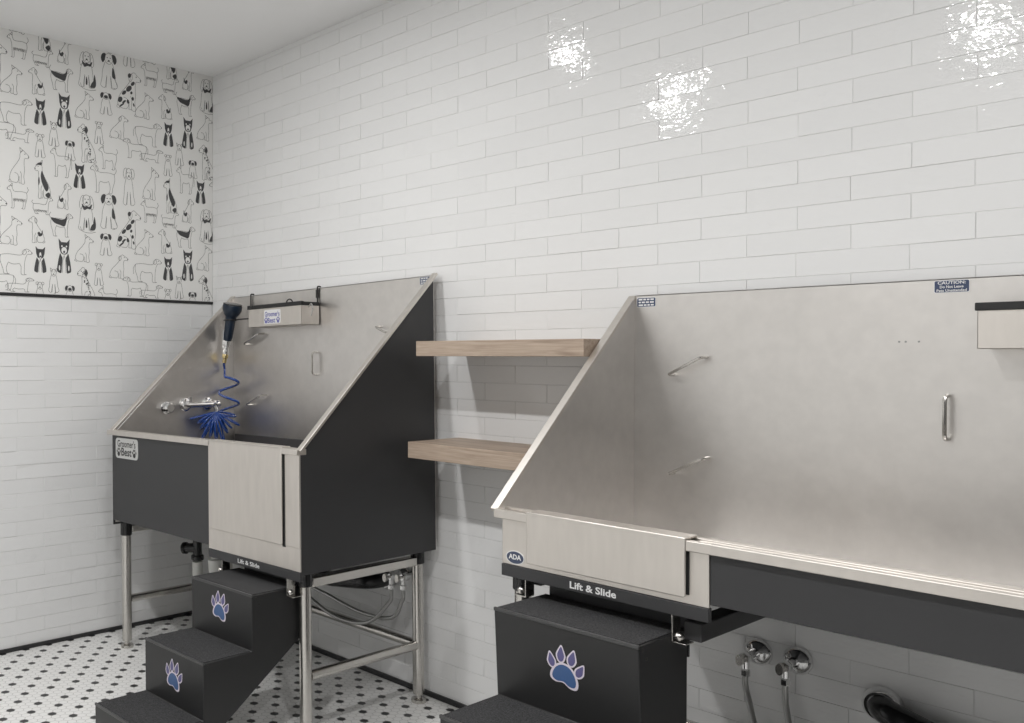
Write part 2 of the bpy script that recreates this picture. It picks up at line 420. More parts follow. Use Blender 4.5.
struct('baseboard_left', MB().box(0, .010, RY, 0, 0, .017), EDGE, smooth=0, bevel=.002)
struct('baseboard_back', MB().box(.010, RX, -.010, .001, 0, .019), EDGE, smooth=0, bevel=.002)
struct('trim_1', MB().box(-.002, .007, RY, 0, ZB0, ZB1), EDGE, smooth=0, bevel=.002)

# ------------------------------------------------------------------ wooden shelves between the tubs
for nm, x0, x1, z0, z1, lab in (('wall_shelf', 1.576, 2.204, 1.2477, 1.2979, 'upper grey-brown oak floating shelf on the white tile wall'),
                                ('wall_shelf', 1.5404, 2.204, .9048, .9590, 'lower grey-brown oak floating shelf on the white tile wall')):
    b = (x0, 0, z0)
    o = obj(nm, MB().box(x0, x1, -.2579, .002, z0, z1), WOOD, off=b, bevel=.0015); o.location = b
    tag(o, lab, 'shelf', 'floating wooden shelves')

# ------------------------------------------------------------------ shared pieces of the two wash tubs
TILT = math.radians(.989)          # the narrower tub stands very slightly out of level
def TA(p):
    dx, y, dz = p[0] - .2205, p[1], p[2] - .5
    return (.2205 + dx * math.cos(TILT) - dz * math.sin(TILT), y, .5 + dz * math.cos(TILT) + dx * math.sin(TILT))
YF, YB = -.6736, -.0366
def diag_strip(mb, x0, x1, ya, za, yb, zb, t, over=0):
    """folded edge running up the slanted side: width x0..x1, thickness t, from (ya,za) to (yb,zb)"""
    d = Vector((yb - ya, zb - za)).normalized(); n = Vector((-d.y, d.x))
    a = Vector((ya, za)) - d * over; b = Vector((yb, zb))
    mb.prism([tuple(a), tuple(b), tuple(b - n * t if n.x > 0 else b + n * -t), tuple(a - n * t)], 'x', x0, x1)
def paw(mb, cx, cz, y, w, h, rot=-.16, rake=0.0):
    """paw print facing -y : slot 0 outline, 1 violet, 2 blue"""
    def put(pts, m, yy):
        c, s_ = math.cos(rot), math.sin(rot)
        mb.poly([(cx + (u * c - v * s_) * w, yy - rake * (u * s_ + v * c) * h, cz + (u * s_ + v * c) * h) for u, v in pts], m)
    pad = cat([(-.34, -.26), (-.26, -.06), (-.10, .07), (.10, .07), (.26, -.06), (.36, -.26), (.34, -.43), (.18, -.47), (0, -.40), (-.18, -.45), (-.32, -.40)], 4, True)
    toes = [(-.42, .06, .10, .17, .35), (-.17, .33, .105, .19, .08), (.16, .34, .105, .19, -.10), (.42, .08, .10, .17, -.35)]
    def grow(p, c, k): return [(c[0] + (a - c[0]) * k, c[1] + (b - c[1]) * k) for a, b in p]
    put(grow(pad, (0, -.22), 1.2), 0, y)
    def drop(a, b, rx, ry, r):
        c, q = math.cos(r), math.sin(r); o = []
        for i in range(22):
            t = 2 * PI * i / 22; k = max(0, math.sin(t))
            u, v = rx * math.cos(t) * (1 - .38 * k), ry * math.sin(t) * (1 + .28 * k ** 3)
            o.append((a + u * c - v * q, b + u * q + v * c))
        return o
    for a, b, rx, ry, r in toes: put(drop(a, b, rx + .045, ry + .045, r), 0, y - .00004)
    put(pad, 2, y - .0001)
    for a, b, rx, ry, r in toes: put(drop(a, b, rx, ry, r), 1, y - .0002)
def mini_paw(mb, cx, cz, y, s, m):
    mb.poly([(cx + u * s, y, cz + v * s) for u, v in circ(0, -.2, .3, .28, 12)], m)
    for a, b in ((-.38, .1), (-.14, .35), (.14, .35), (.38, .1)):
        mb.poly([(cx + u * s, y, cz + v * s) for u, v in circ(a, b, .11, .16, 10)], m)
def rod_loop(parent, off, p0, p1, stand, r=.004, name='tether_loop'):
    """bent rod welded to the back panel: from p0 to p1, standing off by `stand`"""
    p0, p1 = Vector(p0), Vector(p1); o = Vector((0, -stand, 0)); d = (p1 - p0).normalized()
    pts = [p0, p0 + o * .55, p0 + o * .9 + d * .004, p0 + o + d * .012]
    pts += [p1 + o - d * .012, p1 + o * .9 - d * .004, p1 + o * .55, p1]
    mb = MB().tube(pts, r, 8)
    return obj(name, mb, STEEL_TUBE, parent, off)
def leg(parent, off, x, y, zt, zcol, zb, r=.0205):
    l = obj('leg', MB().tube([(x, y, zb + .03), (x, y, zt)], r, 20), STEEL_TUBE, parent, off)
    obj('leg_collar', MB().lathe([(r * 1.02, 0), (r * 1.22, .003), (r * 1.22, zt - zcol + .012)], (x, y, zcol), (0, 0, 1), 20), PLASTIC, l, (0, 0, 0)).matrix_parent_inverse = Matrix.Translation((-off[0], -off[1], -off[2]))
    obj('foot', MB().lathe([(r * 1.30, 0), (r * 1.34, .004), (r * 1.30, .012), (r * .55, .016), (r * .5, .034)], (x, y, zb), (0, 0, 1), 20), STEEL_TUBE, l, (0, 0, 0)).matrix_parent_inverse = Matrix.Translation((-off[0], -off[1], -off[2]))
    return l
def hook(parent, off, x, y, z0, z1, sg=1, name='step_hook'):
    """J-shaped hook strap holding the steps"""
    mb = MB()
    mb.box(x - .0015, x + .0015, y - .012, y + .022, z0, z1)
    mb.box(*sorted((x - .0015 * sg, x + .030 * sg)), y - .012, y + .022, z0 - .003, z0)
    h = obj(name, mb, STEEL_TUBE, parent, off, bevel=.0007)
    b = MB().lathe([(.010, 0), (.010, .006), (.007, .012), (.003, .014)], (x + .014 * sg, y - .004, z0 + .012), (0, -1, 0), 10)
    obj('bolt', b, STEEL_TUBE, h, (0, 0, 0)).matrix_parent_inverse = Matrix.Translation((-off[0], -off[1], -off[2]))

# ------------------------------------------------------------------ tub against the left wall (tub-local coordinates)
X0, X1, ZB, ZR, ZT = .2105, 1.4815, .531, .9314, 1.5187
YBB = YB
offA = (.85, -.355, 0)
tubA = thing('dog_wash_tub', 'stainless dog wash tub with full black side, nearest the dog wallpaper', 'wash tub', TA(offA), -TILT, 'dog wash tubs')
def A(name, mb, m, bevel=.0012, parent=None, **k): return obj(name, mb, m, parent or tubA, offA, bevel, **k)
prof = [(YB, ZB), (YB, ZT), (YF + .004, ZR), (YF + .004, ZB)]
profi = [(YB, ZB + .01), (YB, ZT - .006), (YF + .012, ZR - .008), (YF + .012, ZB + .01)]
A('back_panel', MB().box(X0 + .012, X1 - .010, YB, YB + .004, ZB, ZT).box(X0 + .012, X1 - .010, YB, YB + .016, ZT - .004, ZT), STEEL)
ls = A('side_panel', MB().prism(profi, 'x', X0 + .0300, X0 + .0330), STEEL)
A('side_panel', MB().prism(profi, 'x', X1 - .0205, X1 - .0175), STEEL)
A('side_cladding', MB().prism([(YBB, ZB), (YBB, ZT - .008), (YF + .004, ZR - .006), (YF + .004, ZB)], 'x', X1 - .0165, X1 - .0085), BLACK)
A('side_cladding', MB().prism([(YBB, ZB), (YBB, ZT - .008), (YF + .004, ZR - .006), (YF + .004, ZB)], 'x', X0 + .0225, X0 + .0295), BLACK)
for xa, xb in ((X0, X0 + .0335), (X1 - .0225, X1)):
    mb = MB(); diag_strip(mb, xa, xb, YF + .002, ZR, -.0275, ZT + .0085, .010, .006)
    A('edge_flange', mb, STEEL_GATE)
A('tub_floor', MB().box(X0 + .034, X1 - .021, YF + .012, YB, .5565, .561), STEEL)
A('dark_back_strip', MB().box(X0 + .045, X1 - .0215, YB - .008, YB - .0005, .57, .884), STRIP_GREY, .002)  # dark grey strip forming the dark band low on the back panel
A('underside', MB().box(X0 + .034, X1 - .021, YF + .012, YB, .550, .5560), BLACK)
A('front_panel', MB().box(X0 + .034, .962, YF + .001, YF + .008, .553, .913), BLACK)
A('front_rim', MB().box(X0, .984, YF - .010, YF + .030, .9115, ZR), STEEL_GATE, .002)
A('front_rim', MB().box(1.394, 1.4735, YF - .010, YF + .030, .9115, ZR), STEEL_GATE, .002)
fr = MB().box(.962, 1.473, YF + .000, YF + .006, .5425, .617).box(1.401, 1.473, YF - .0012, YF + .006, .617, .912).box(.962, .984, YF, YF + .006, .617, .912)
A('gate_frame', fr, STEEL_GATE, .001)
A('gate_channel', MB().box(1.386, 1.4015, YF - .001, YF + .0065, .612, .9110), RUBBER, 0)
gate = A('gate', MB().prism([(.976, .618), (1.386, .618), (1.391, .620), (1.394, .625), (1.394, ZR + .001), (.976, ZR + .001)], 'y', YF - .010, YF - .004).box(.976, 1.394, YF - .010, YF + .030, ZR - .004, ZR + .003), STEEL_GATE, .002)
A('lift_band', MB().box(.962, 1.473, YF - .002, YF + .010, .5115, .5420), BLACK)
mb = MB(); text_y(mb, 'Lift & Slide', 1.203, .5272, YF - .0028, .122, .0150, 0, .018)
A('band_lettering', mb, WHITE, 0, smooth=0)
# grey logo plate
mb = MB().prism(rrect(.273, .457, .818, .902, .016), 'y', YF - .0015, YF + .001, 0)
text_y(mb, "Groomer's", .365, .880, YF - .0021, .150, .030, 1, .012); text_y(mb, 'Best', .365, .846, YF - .0021, .085, .034, 1, .02)
for cx in (.300, .430): mini_paw(mb, cx, .843, YF - .0021, .036, 1)
A('logo_plate', mb, [PLATE, INKBLK], 0, smooth=0)
# corner sticker and a small plate on the back panel
def sticker(parent, off, x0, x1, z0, z1, y, rows, name, text=None):
    mb = MB().prism(rrect(x0, x1, z0, z1, .004), 'y', y - .0008, y, 1).prism(rrect(x0 + .0015, x1 - .0015, z0 + .0015, z1 - .0015, .003), 'y', y - .0012, y - .0008, 0)
    if text:
        for s, cz, w, h in text: text_y(mb, s, (x0 + x1) / 2, cz, y - .0016, w, h, 1, .02)
    else:
        for i in range(rows):
            z = z1 - (i + .75) * (z1 - z0) / (rows + .5); x = x0 + .006
            r = random.Random(int(x0 * 1000) + i)
            while x < x1 - .010:
                w = min(r.uniform(.006, .016), x1 - .006 - x); mb.box(x, x + w, y - .0016, y - .0012, z - .0022, z + .0022, 1); x += w + .003
    return obj(name, mb, [NAVY, WHITE], parent, off, smooth=0)
sticker(tubA, offA, 1.408, 1.460, 1.487, 1.516, YB - .0002, 3, 'corner_sticker')
rod_loop(tubA, offA, (.364, YB, 1.297), (.474, YB, 1.342), .034)
rod_loop(tubA, offA, (.378, YB, 1.022), (.492, YB, 1.068), .034)
rod_loop(tubA, offA, (.832, YB, 1.252), (.832, YB, 1.160), .026)
rod_loop(tubA, offA, (1.208, YB, 1.343), (1.263, YB, 1.318), .034)
rod_loop(tubA, offA, (1.192, YB, 1.03), (1.30, YB, 1.07), .034)
# mixing valve on the inside of the left side panel
xv = X0 + .0330
mv = MB().tube([(xv + .045, -.325, 1.027), (xv + .045, -.17, 1.027)], .013, 14)
for yy in (-.31, -.19): mv.tube([(xv, yy, 1.027), (xv + .045, yy, 1.027)], [.019, .012], 12)
mv.lathe([(.020, 0), (.021, .02), (.016, .035), (.006, .04)], (xv + .045, -.318, 1.027), (0, -1, .0), 14)
mv.lathe([(.017, 0), (.018, .018), (.013, .026)], (xv + .045, -.178, 1.027), (0, 1, 0), 14)
mv.tube([(xv + .045, -.18, 1.026), (xv + .052, -.172, .995)], .010, 10)
valve = A('mixing_valve', mv, CHROME, 0)
hd = MB().tube([(xv + .045, -.31, 1.035), (xv + .05, -.315, 1.064)], [.006, .009], 10)
A('valve_handle', hd, CHROME, 0, valve).matrix_parent_inverse = Matrix.Identity(4)
for yy in (-.31, -.19): A('wall_flange', MB().lathe([(.030, 0), (.030, .006), (.022, .012)], (xv, yy, 1.027), (1, 0, 0), 18), CHROME, 0, valve)
A('outlet_knob', MB().lathe([(.028, 0), (.028, .006), (.022, .010), (.022, .028), (.024, .032), (.018, .040)], (xv, -.409, 1.016), (1, 0, 0), 14), CHROME, 0)
# underframe
for x, y in ((.2355, -.607), (1.4165, -.607), (.2355, -.0735), (1.4165, -.0735)):
    leg(tubA, offA, x, y, ZB - .002, .478, -(x - X0) * math.tan(TILT) + .0002)
A('gap_shade_panel', MB().box(1.065, 1.392, -.592, -.586, .40, .549), BLACK)  # black sheet added so the open gap above the steps reads as deep shadow
A('side_rail', MB().box(1.398, 1.434, -.588, -.092, .474, .506), STEEL_TUBE, .004)
A('side_rail', MB().box(.218, .254, -.588, -.092, .490, .522), STEEL_TUBE, .004)
for pts in ([(1.4165, -.59, .185), (1.4165, -.09, .185)], [(.2355, -.59, .205), (.2355, -.09, .205)], [(.25, -.0735, .205), (1.40, -.0735, .185)]):
    A('stretcher', MB().tube(pts, .0165, 16), STEEL_TUBE, 0)
hook(tubA, offA, 1.402, YF + .014, .456, .514); hook(tubA, offA, 1.040, YF + .014, .462, .514, -1)
# drain under the left half of the tub
dr = MB().tube([(.391, -.346, .550), (.391, -.346, .36)], .020, 18)
dr.tube([(.391, -.346, .414), (.330, -.366, .406)], .0205, 18)
dr.lathe([(.026, 0), (.026, .012)], (.332, -.3655, .406), (-.95, -.32, -.1), 18)
dr.lathe([(.026, 0), (.028, .004), (.028, .018), (.024, .022)], (.391, -.346, .362), (0, 0, 1), 20)
dt = A('drain_trap', dr, PLASTIC, 0)
A('trap_cap', MB().lathe([(.020, 0), (.020, .014), (.017, .016)], (.332, -.3655, .406), (-.95, -.32, -.1), 18), GAUZE, 0, dt)
zz = [(.0215, 0)] + [(.0215 + .0014 * (i % 2), .012 * i + .006) for i in range(30)]
A('drain_pipe', MB().lathe([(r, h) for r, h in zz if h < .362], (.391, -.346, .0), (0, 0, 1), 18), PVC, 0)
A('overflow_pipe', MB().lathe([(.024, 0), (.024, .33), (.029, .334), (.031, .37), (.033, .385), (.02, .39), (.02, .52)], (.526, -.345, .0), (0, 0, 1), 18), PVC, 0)

# ------------------------------------------------------------------ tub on the right
YB = YBB
BX0, BX1, BZB, BZR, BZT = 2.2100, 3.770, .7466, .8706, 1.4261
offB = (2.98, -.355, 0)
tubB = thing('dog_wash_tub', 'wide low-fronted stainless dog wash tub at right, cut off by the frame', 'wash tub', offB, 0, 'dog wash tubs')
def B(name, mb, m, bevel=.0012, parent=None, **k): return obj(name, mb, m, parent or tubB, offB, bevel, **k)
prof = [(YB, BZB), (YB, BZT), (YF + .004, BZR), (YF + .004, BZB)]
profi = [(YB, BZB + .004), (YB, BZT - .004), (YF + .012, BZR - .004), (YF + .012, BZR - .02), (YF + .06, BZR - .02), (YF + .06, BZB + .004)]
prof = prof[:3] + [(YF + .004, BZR - .022), (YF + .06, BZR - .022), (YF + .06, BZB)]
B('back_panel', MB().box(BX0 + .012, BX1 - .012, YB, YB + .004, BZB, BZT).box(BX0 + .012, BX1 - .012, YB, YB + .018, BZT - .004, BZT), STEEL)
for xa in (BX0 + .0165, BX1 - .0195): B('side_panel', MB().prism(profi, 'x', xa, xa + .003), STEEL)
B('side_cladding', MB().prism([(p[0], p[1] - .006) if i in (1, 2) else p for i, p in enumerate(prof)], 'x', BX0 + .008, BX0 + .0160), BLACK)
B('side_cladding', MB().prism([(p[0], p[1] - .006) if i in (1, 2) else p for i, p in enumerate(prof)], 'x', BX1 - .016, BX1 - .008), BLACK)
for xa in (BX0, BX1 - .0215):
    mb = MB(); diag_strip(mb, xa, xa + .0215, YF + .002, BZR, YB, BZT, .010, .004)
    B('edge_flange', mb, STEEL_GATE)
B('tub_floor', MB().box(BX0 + .02, BX1 - .02, YF + .022, YB, .7515, .7545), STEEL)
B('underside', MB().box(BX0 + .02, BX1 - .02, YF + .022, YB, .7460, .7510), BLACK)
rim = MB().prism([(YF - .010, .8485), (YF - .010, BZR), (YF + .006, BZR), (YF + .006, BZR - .006), (YF + .034, BZR - .006), (YF + .034, BZR), (YF + .050, BZR), (YF + .050, .852), (YF - .004, .852), (YF - .004, .8485)], 'x', BX0 + .018, BX1)
B('front_rim', rim, STEEL_GATE, .002)
B('gate_frame', MB().box(BX0 + .037, 2.757, YF, YF + .006, .738, .848), STEEL_GATE, .001)
B('gate_channel', MB().box(2.708, 2.7165, YF - .0012, YF + .001, .757, .8480), RUBBER, 0)
gB = B('gate', MB().prism([(a, b) for a, b in [(2.325, .752), (2.7075, .752), (2.711, .7535), (2.7135, .757), (2.7135, BZR + .004), (2.325, BZR + .004)]], 'y', YF - .0125, YF - .0075).box(2.325, 2.7135, YF - .0125, YF + .040, BZR + .0005, BZR + .0055), STEEL_GATE, .002)
B('lift_band', MB().box(BX0 + .037, 2.757, YF - .003, YF + .012, .7085, .7375), BLACK)
mb = MB(); text_y(mb, 'Lift & Slide', 2.497, .7232, YF - .0038, .116, .0165, 0, .028)
B('band_lettering', mb, WHITE, 0, smooth=0)
B('front_panel', MB().box(2.757, BX1 - .02, YF + .0035, YF + .012, BZB - .002, .850), BLACK)
mb = MB().prism(circ(2.286, .7575, .0265, .0165, 28), 'y', YF - .0012, YF, 0).prism(circ(2.286, .7575, .0245, .0147, 28), 'y', YF - .0016, YF - .0012, 1)
text_y(mb, 'ADA', 2.286, .759, YF - .0021, .036, .0125, 0, .025)
B('oval_badge', mb, [WHITE, OVAL], 0, smooth=0)
sticker(tubB, offB, 2.236, 2.294, 1.391, 1.419, YB - .0002, 3, 'corner_sticker')
sticker(tubB, offB, 2.957, 3.024, 1.3935, 1.4225, YB - .0002, 3, 'caution_sticker', [('CAUTION:', 1.4165, .052, .0072), ('Do Not Leave', 1.4073, .044, .0062), ('Pets Unattended', 1.3990, .056, .0060)])
rod_loop(tubB, offB, (2.347, YB, 1.197), (2.441, YB, 1.247), .034, .0042)
rod_loop(tubB, offB, (2.350, YB, .920), (2.447, YB, .972), .034, .0042)
rod_loop(tubB, offB, (2.986, YB, 1.161), (2.986, YB, 1.063), .028, .0045)
for x in (2.89, 2.903, 2.929): B('screw_hole', MB().lathe([(.0024, 0), (.0024, .0006)], (x, YB - .0001, 1.284), (0, -1, 0), 8), GAUZE, 0)
for x, y in ((2.266, -.615), (3.72, -.615), (2.266, -.0735), (3.72, -.0735)):
    leg(tubB, offB, x, y, .708 if y < -.3 else .733, .665, .0002)
B('side_rail', MB().box(2.690, 2.728, -.645, -.06, .654, .694), BLACK, .003)
B('gap_shade_panel', MB().box(2.326, 2.674, -.592, -.586, .60, .745), BLACK)  # added black sheet keeping the gap behind these steps in shadow
B('side_rail', MB().box(2.285, 2.3085, -.60, -.06, .680, .712), BLACK, .003)
B('crossbar', MB().box(2.268, 3.72, -.14, -.10, .700, .734), BLACK, .003)
for pts in ([(2.28, -.0735, .235), (3.70, -.0735, .235)], [(3.72, -.60, .235), (3.72, -.09, .235)], [(2.266, -.60, .235), (2.266, -.09, .235)]):
    B('stretcher', MB().tube(pts, .0165, 16), STEEL_TUBE, 0)
hook(tubB, offB, 2.6785, YF + .014, .652, .712); hook(tubB, offB, 2.3135, YF + .014, .668, .712, -1)

# ------------------------------------------------------------------ steps hooked under the fronts
def steps(name, label, locate, xl, xr, ys, zs, yb, zfoot, under, paws, base, roty=0, rake=0.0, width=.10):
    t = thing(name, label, 'dog steps', locate(base), roty, 'dog steps')
    # riser faces lean back by `rake` towards their foot
    p = [(ys[2], zfoot)]
    p += [(ys[2], zs[2]), (ys[1] + rake, zs[2]), (ys[1], zs[1]), (ys[0] + rake, zs[1]), (ys[0], zs[0]), (yb, zs[0])] + under
    obj('body', MB().prism(p, 'x', xl, xr), BLACK_STEP, t, base, .003)
    tops = [(ys[0], yb, zs[0]), (ys[1], ys[0] + rake, zs[1]), (ys[2], ys[1] + rake, zs[2])]
    for a, b, z in tops:
        obj('tread_mat', MB().box(xl + .006, xr - .006, a + .006, b - .004, z - .001, z + .0025), MAT, t, base, .001)
        obj('nosing', MB().box(xl, xr, a - .0015, a + .005, z - .006, z + .0022), plain_nose, t, base, .001)
    for cx, cz, y, w, h in paws:
        mb = MB(); rk = rake / (zs[0] - zs[1]); paw(mb, cx, cz, y + rk * (zs[0] - cz) - .0008, w, h, -.16, rk)
        obj('paw_decal', mb, [PAWW, PAWP, PAWB], t, base, smooth=0)
    for z, y in ((zs[0] - .010, ys[0] + .016), (zs[0] - .03, ys[0] + .03), (zs[1] - .010, ys[1] + .016)):
        obj('screw', MB().lathe([(.0036, 0), (.0030, .0012), (.001, .0018)], (xr, y, z), (1, 0, 0), 8), WIRE, t, base)
    return t
plain_nose = plain('step_nosing', (.055, .055, .056), .3)
zf = -(1.06 - X0) * math.tan(TILT)
steps('dog_steps', 'black three-tread dog steps under the tub nearest the wallpaper', TA, 1.046, 1.3915, (-.8043, -.9887, -1.1728), (.4745, .2992, .1267), -.60, zf + .0005,
      [(-.60, .312), (-1.075, zf + .0005)], [(1.216, .405, -.8043, .088, .080), (1.224, .221, -.9887, .088, .080)], (1.223, -.9, 0), -TILT, 0.0)
steps('dog_steps', 'large black dog steps with paw decal under the right tub', lambda p: p, 2.318, 2.676, (-.7971, -.985, -1.17), (.6636, .4585, .2535), -.600, .0005,
      [(-.600, .0005)], [(2.5035, .5715, -.7971, .083, .077)], (2.50, -.88, 0), 0, .014)

# ------------------------------------------------------------------ hanging shampoo racks
def rack(label, locate, x0, x1, z0, z1, ztop, base, roty, logo, holder):
    t = thing('shampoo_rack', label, 'rack', locate(base), roty, 'hanging shampoo racks')
    def R(n, mb, m, bv=.001, **k): return obj(n, mb, m, t, base, bv, **k)
    YW = YB; yf = -.138; yb = YW - .004
    box = MB().box(x0, x1, yf, yf + .0025, z0, z1).box(x1 - .0025, x1, yf, yb, z0, z1).box(x0, x0 + .0025, yf, yb, z0, z1).box(x0, x1, yf, yb, z0, z0 + .0025).box(x0, x1, yb - .0025, yb, z0, z1)
    R('tray', box, STEEL_GATE)
    R('rim_liner', MB().box(x0 - .004, x1 + .003, yf - .004, yf + .012, z1 - .003, z1 + .014).box(x1 - .012, x1 + .003, yf, yb, z1 - .003, z1 + .012).box(x0 - .004, x0 + .012, yf, yb, z1 - .003, z1 + .012), RUBBER, .002)
    for x, y in ((x0 - .108, yb), (x1 - .008, yb)) if logo else ((x1 - .008, yb),):
        h = MB().tube(cat([(x, y - .002, z0 + .05), (x, y - .002, ztop - .012), (x, y - .001, ztop + .0045), (x, YW + .003, ztop + .0062), (x, YW + .012, ztop + .0055)], 4), .0032, 8)
        R('hook', h, WIRE, 0)
    if logo: R('back_wire', MB().tube([(x0 - .108, yb - .002, z1 + .002), (x1 - .004, yb - .004, z1 + .002)], .0028, 8), WIRE, 0)
    R('hook_plate', MB().box(x1 - .020, x1 - .002, yb - .002, yb, z1 + .030, ztop - .006), WIRE, .001)
    R('bottle_ring', MB().tube([(x1 - .10 + .022 * math.cos(a), yf + .02, z1 + .006 + .022 * math.sin(a)) for a in [PI * i / 10 for i in range(11)]], .0028, 8), WIRE, 0)
    R('side_hook', MB().tube(cat([(x1, -.10, z0 + .07), (x1 + .018, -.10, z0 + .085), (x1 + .026, -.10, z0 + .06), (x1 + .016, -.10, z0 + .035)], 4), .0026, 8), CHROME, 0)
    if logo:
        w = x1 - x0; cx = x0 + w * .47; cz = (z0 + z1) / 2
        mb = MB().prism(rrect(cx - .056, cx + .056, cz - .030, cz + .030, .008), 'y', yf - .0008, yf, 0)
        text_y(mb, "Groomer's", cx, cz + .012, yf - .0014, .100, .022, 1, .02); text_y(mb, 'Best', cx - .005, cz - .015, yf - .0014, .052, .022, 1, .02)
        for q in (-.042, .040): mini_paw(mb, cx + q, cz - .015, yf - .0014, .026, 1)
        R('logo_sticker', mb, [WHITE, BLUEINK], 0, smooth=0)
    if holder:
        c = (.325, -.1135)
        mb = MB().tube([(x0, -.115, z0 + .042), (c[0] + .030, c[1], z0 + .042)], .003, 8)
        mb.tube([(c[0] + .030 * math.cos(a), c[1] + .030 * math.sin(a), z0 + .042) for a in [2 * PI * i / 20 for i in range(20)]], .003, 8, closed=True)
        R('sprayer_ring', mb, WIRE, 0)
    return t
rack('steel shampoo rack with a logo sticker, hung beside the blue sprayer', TA, .495, .855, 1.366, 1.447, ZT, (.67, -.09, 1.366), -TILT, True, True)
rack('steel shampoo rack cut off by the right frame edge', lambda p: p, 3.062, 3.42, 1.2660, 1.3500, BZT, (3.24, -.09, 1.2715), 0, False, False)

# ------------------------------------------------------------------ hand sprayer on its coiled blue hose
bs = (.30, -.10, .86)
spr = thing('hand_sprayer', 'blue and black hand sprayer on a coiled blue hose in the left tub', 'sprayer', TA(bs), -TILT)
def S(n, mb, m, parent=None, **k): return obj(n, mb, m, parent or spr, bs, 0, **k)
ax = Vector((-.24, -.02, -1)).normalized(); top = Vector((.342, -.112, 1.476))
hp = [(.043, 0), (.045, .006), (.044, .024), (.034, .044), (.025, .056), (.0235, .08), (.0215, .15), (.0175, .165)]
S('spray_head', MB().lathe(hp[:5], top, ax, 24), SPRAYB)
S('handle', MB().lathe([(r, h) for r, h in hp[4:]], top, ax, 18), SPRAYB)
S('head_face', MB().lathe([(.044, 0), (.044, .004), (.03, .006)], top - ax * .001, -ax, 24), PLASTIC)
q = top + ax * .165
S('trigger', MB().tube(cat([tuple(top + ax * .095 + Vector((-.022, 0, 0))), tuple(top + ax * .115 + Vector((-.040, 0, 0))), tuple(top + ax * .16 + Vector((-.034, 0, 0))), tuple(top + ax * .20 + Vector((-.028, 0, 0)))], 5), .0042, 8), CHROME)
S('swivel', MB().lathe([(.0155, 0), (.017, .004), (.017, .022), (.012, .026), (.012, .044), (.015, .048), (.015, .062)], q, ax, 14), CHROME)
q2 = q + ax * .062
S('brass_fitting', MB().lathe([(.0125, 0), (.0145, .004), (.0145, .018), (.010, .022), (.010, .042)], q2, ax, 10), BRASS)
q3 = q2 + ax * .040
hose = [tuple(q3), tuple(q3 + ax * .012), (.264, -.104, 1.186)]
# stretched turns going down
turns = [(1.165, 0), (1.060, 2 * PI), (.985, 4 * PI), (.945, 5.2 * PI)]
cxh, cyh, rh = .320, -.122, .064
for i in range(8, 66):
    a = i / 66 * 4.6 * PI + PI
    hose.append((cxh + rh * math.cos(a), cyh + .03 * math.sin(a), 1.178 - (1.178 - .965) * (i / 66)))
end = hose[-1]
S('hose', MB().tube(cat(hose, 2), .0060, 10), HOSE)
# the gathered turns fanning out below the valve
ctr = Vector((xv + .048, -.172, .992)); bun = []
K = 11
for k in range(K):
    ph = math.radians(-78 + 156 * k / (K - 1)); L = .128 + .018 * math.cos(k * 2.1) - .03 * abs(math.sin(ph))
    d = Vector((math.sin(ph) * .32, math.sin(ph) * .85, -math.cos(ph))); d.normalize()
    sd = Vector((.6, -.6, .15 * math.sin(k))).normalized()
    for j in range(14):
        t = 2 * PI * j / 14
        bun.append(tuple(ctr + d * (L * .5 * (1 - math.cos(t)) + .004) + sd * (.034 * math.sin(t)) + Vector((.02, -.015, 0))))
S('coiled_hose', MB().tube(cat(bun, 2), .0050, 9), HOSE)
S('hose_connector', MB().tube([(xv + .056, -.168, .984), tuple(ctr + Vector((.02, -.015, -.004)))], .0095, 10), CHROME)

# ------------------------------------------------------------------ water and waste fittings on the tile wall
def stop(x, z, hose_pts, label, drop=.0, grp='shut-off valves on the tile wall', r=.036):
    b = (x, 0, z); t = thing('shutoff_valve', label, 'valve', b, 0, grp)
    def V(n, mb, m): return obj(n, mb, m, t, b)
    V('escutcheon', MB().lathe([(r, .0), (r, .003), (r * .92, .010), (r * .7, .019), (r * .42, .024), (r * .36, .026)], (x, -.0015, z), (0, -1, 0), 24), CHROME)
    body = MB().tube([(x, -.02, z), (x, -.085, z)], .0095, 12).lathe([(.013, 0), (.0145, .003), (.0145, .016), (.012, .020)], (x, -.068, z), (0, -1, 0), 6)
    body.tube([(x, -.078, z + .006), (x, -.078, z - .028)], .0095, 12).lathe([(.012, 0), (.012, .014)], (x, -.078, z - .046), (0, 0, 1), 6)
    V('valve_body', body, CHROME)
    hd = MB().tube([(x, -.085, z), (x, -.104, z)], .0055, 8)
    hd.add(*oval_knob(x, -.104, z)); V('oval_handle', hd, STEEL_TUBE)
    V('supply_hose', MB().tube(cat([(x, -.078, z - .040), (x, -.078, z - .07)] + hose_pts, 8), .0075, 10), BRAID)
    return t
def oval_knob(x, y, z):
    p = circ(x, z, .009, .015, 16); n = len(p)
    vs = [(a, y, b) for a, b in p] + [(a, y - .011, b) for a, b in p]
    return vs, [tuple(range(n)), tuple(range(n, 2 * n))[::-1]] + [(i, i + n, (i + 1) % n + n, (i + 1) % n) for i in range(n)]
stop(2.565, .465, [(2.575, -.082, .36), (2.612, -.10, .27), (2.70, -.12, .17), (2.85, -.13, .12), (3.15, -.14, .11), (3.40, -.16, .2), (3.46, -.2, .45), (3.46, -.25, .738)], 'left chrome shut-off valve and hose below the right tub')
stop(2.662, .468, [(2.668, -.084, .36), (2.70, -.105, .27), (2.78, -.13, .19), (2.92, -.16, .15), (3.2, -.17, .14), (3.44, -.19, .2), (3.52, -.22, .45), (3.52, -.25, .738)], 'chrome shut-off valve second from the left below the right tub')
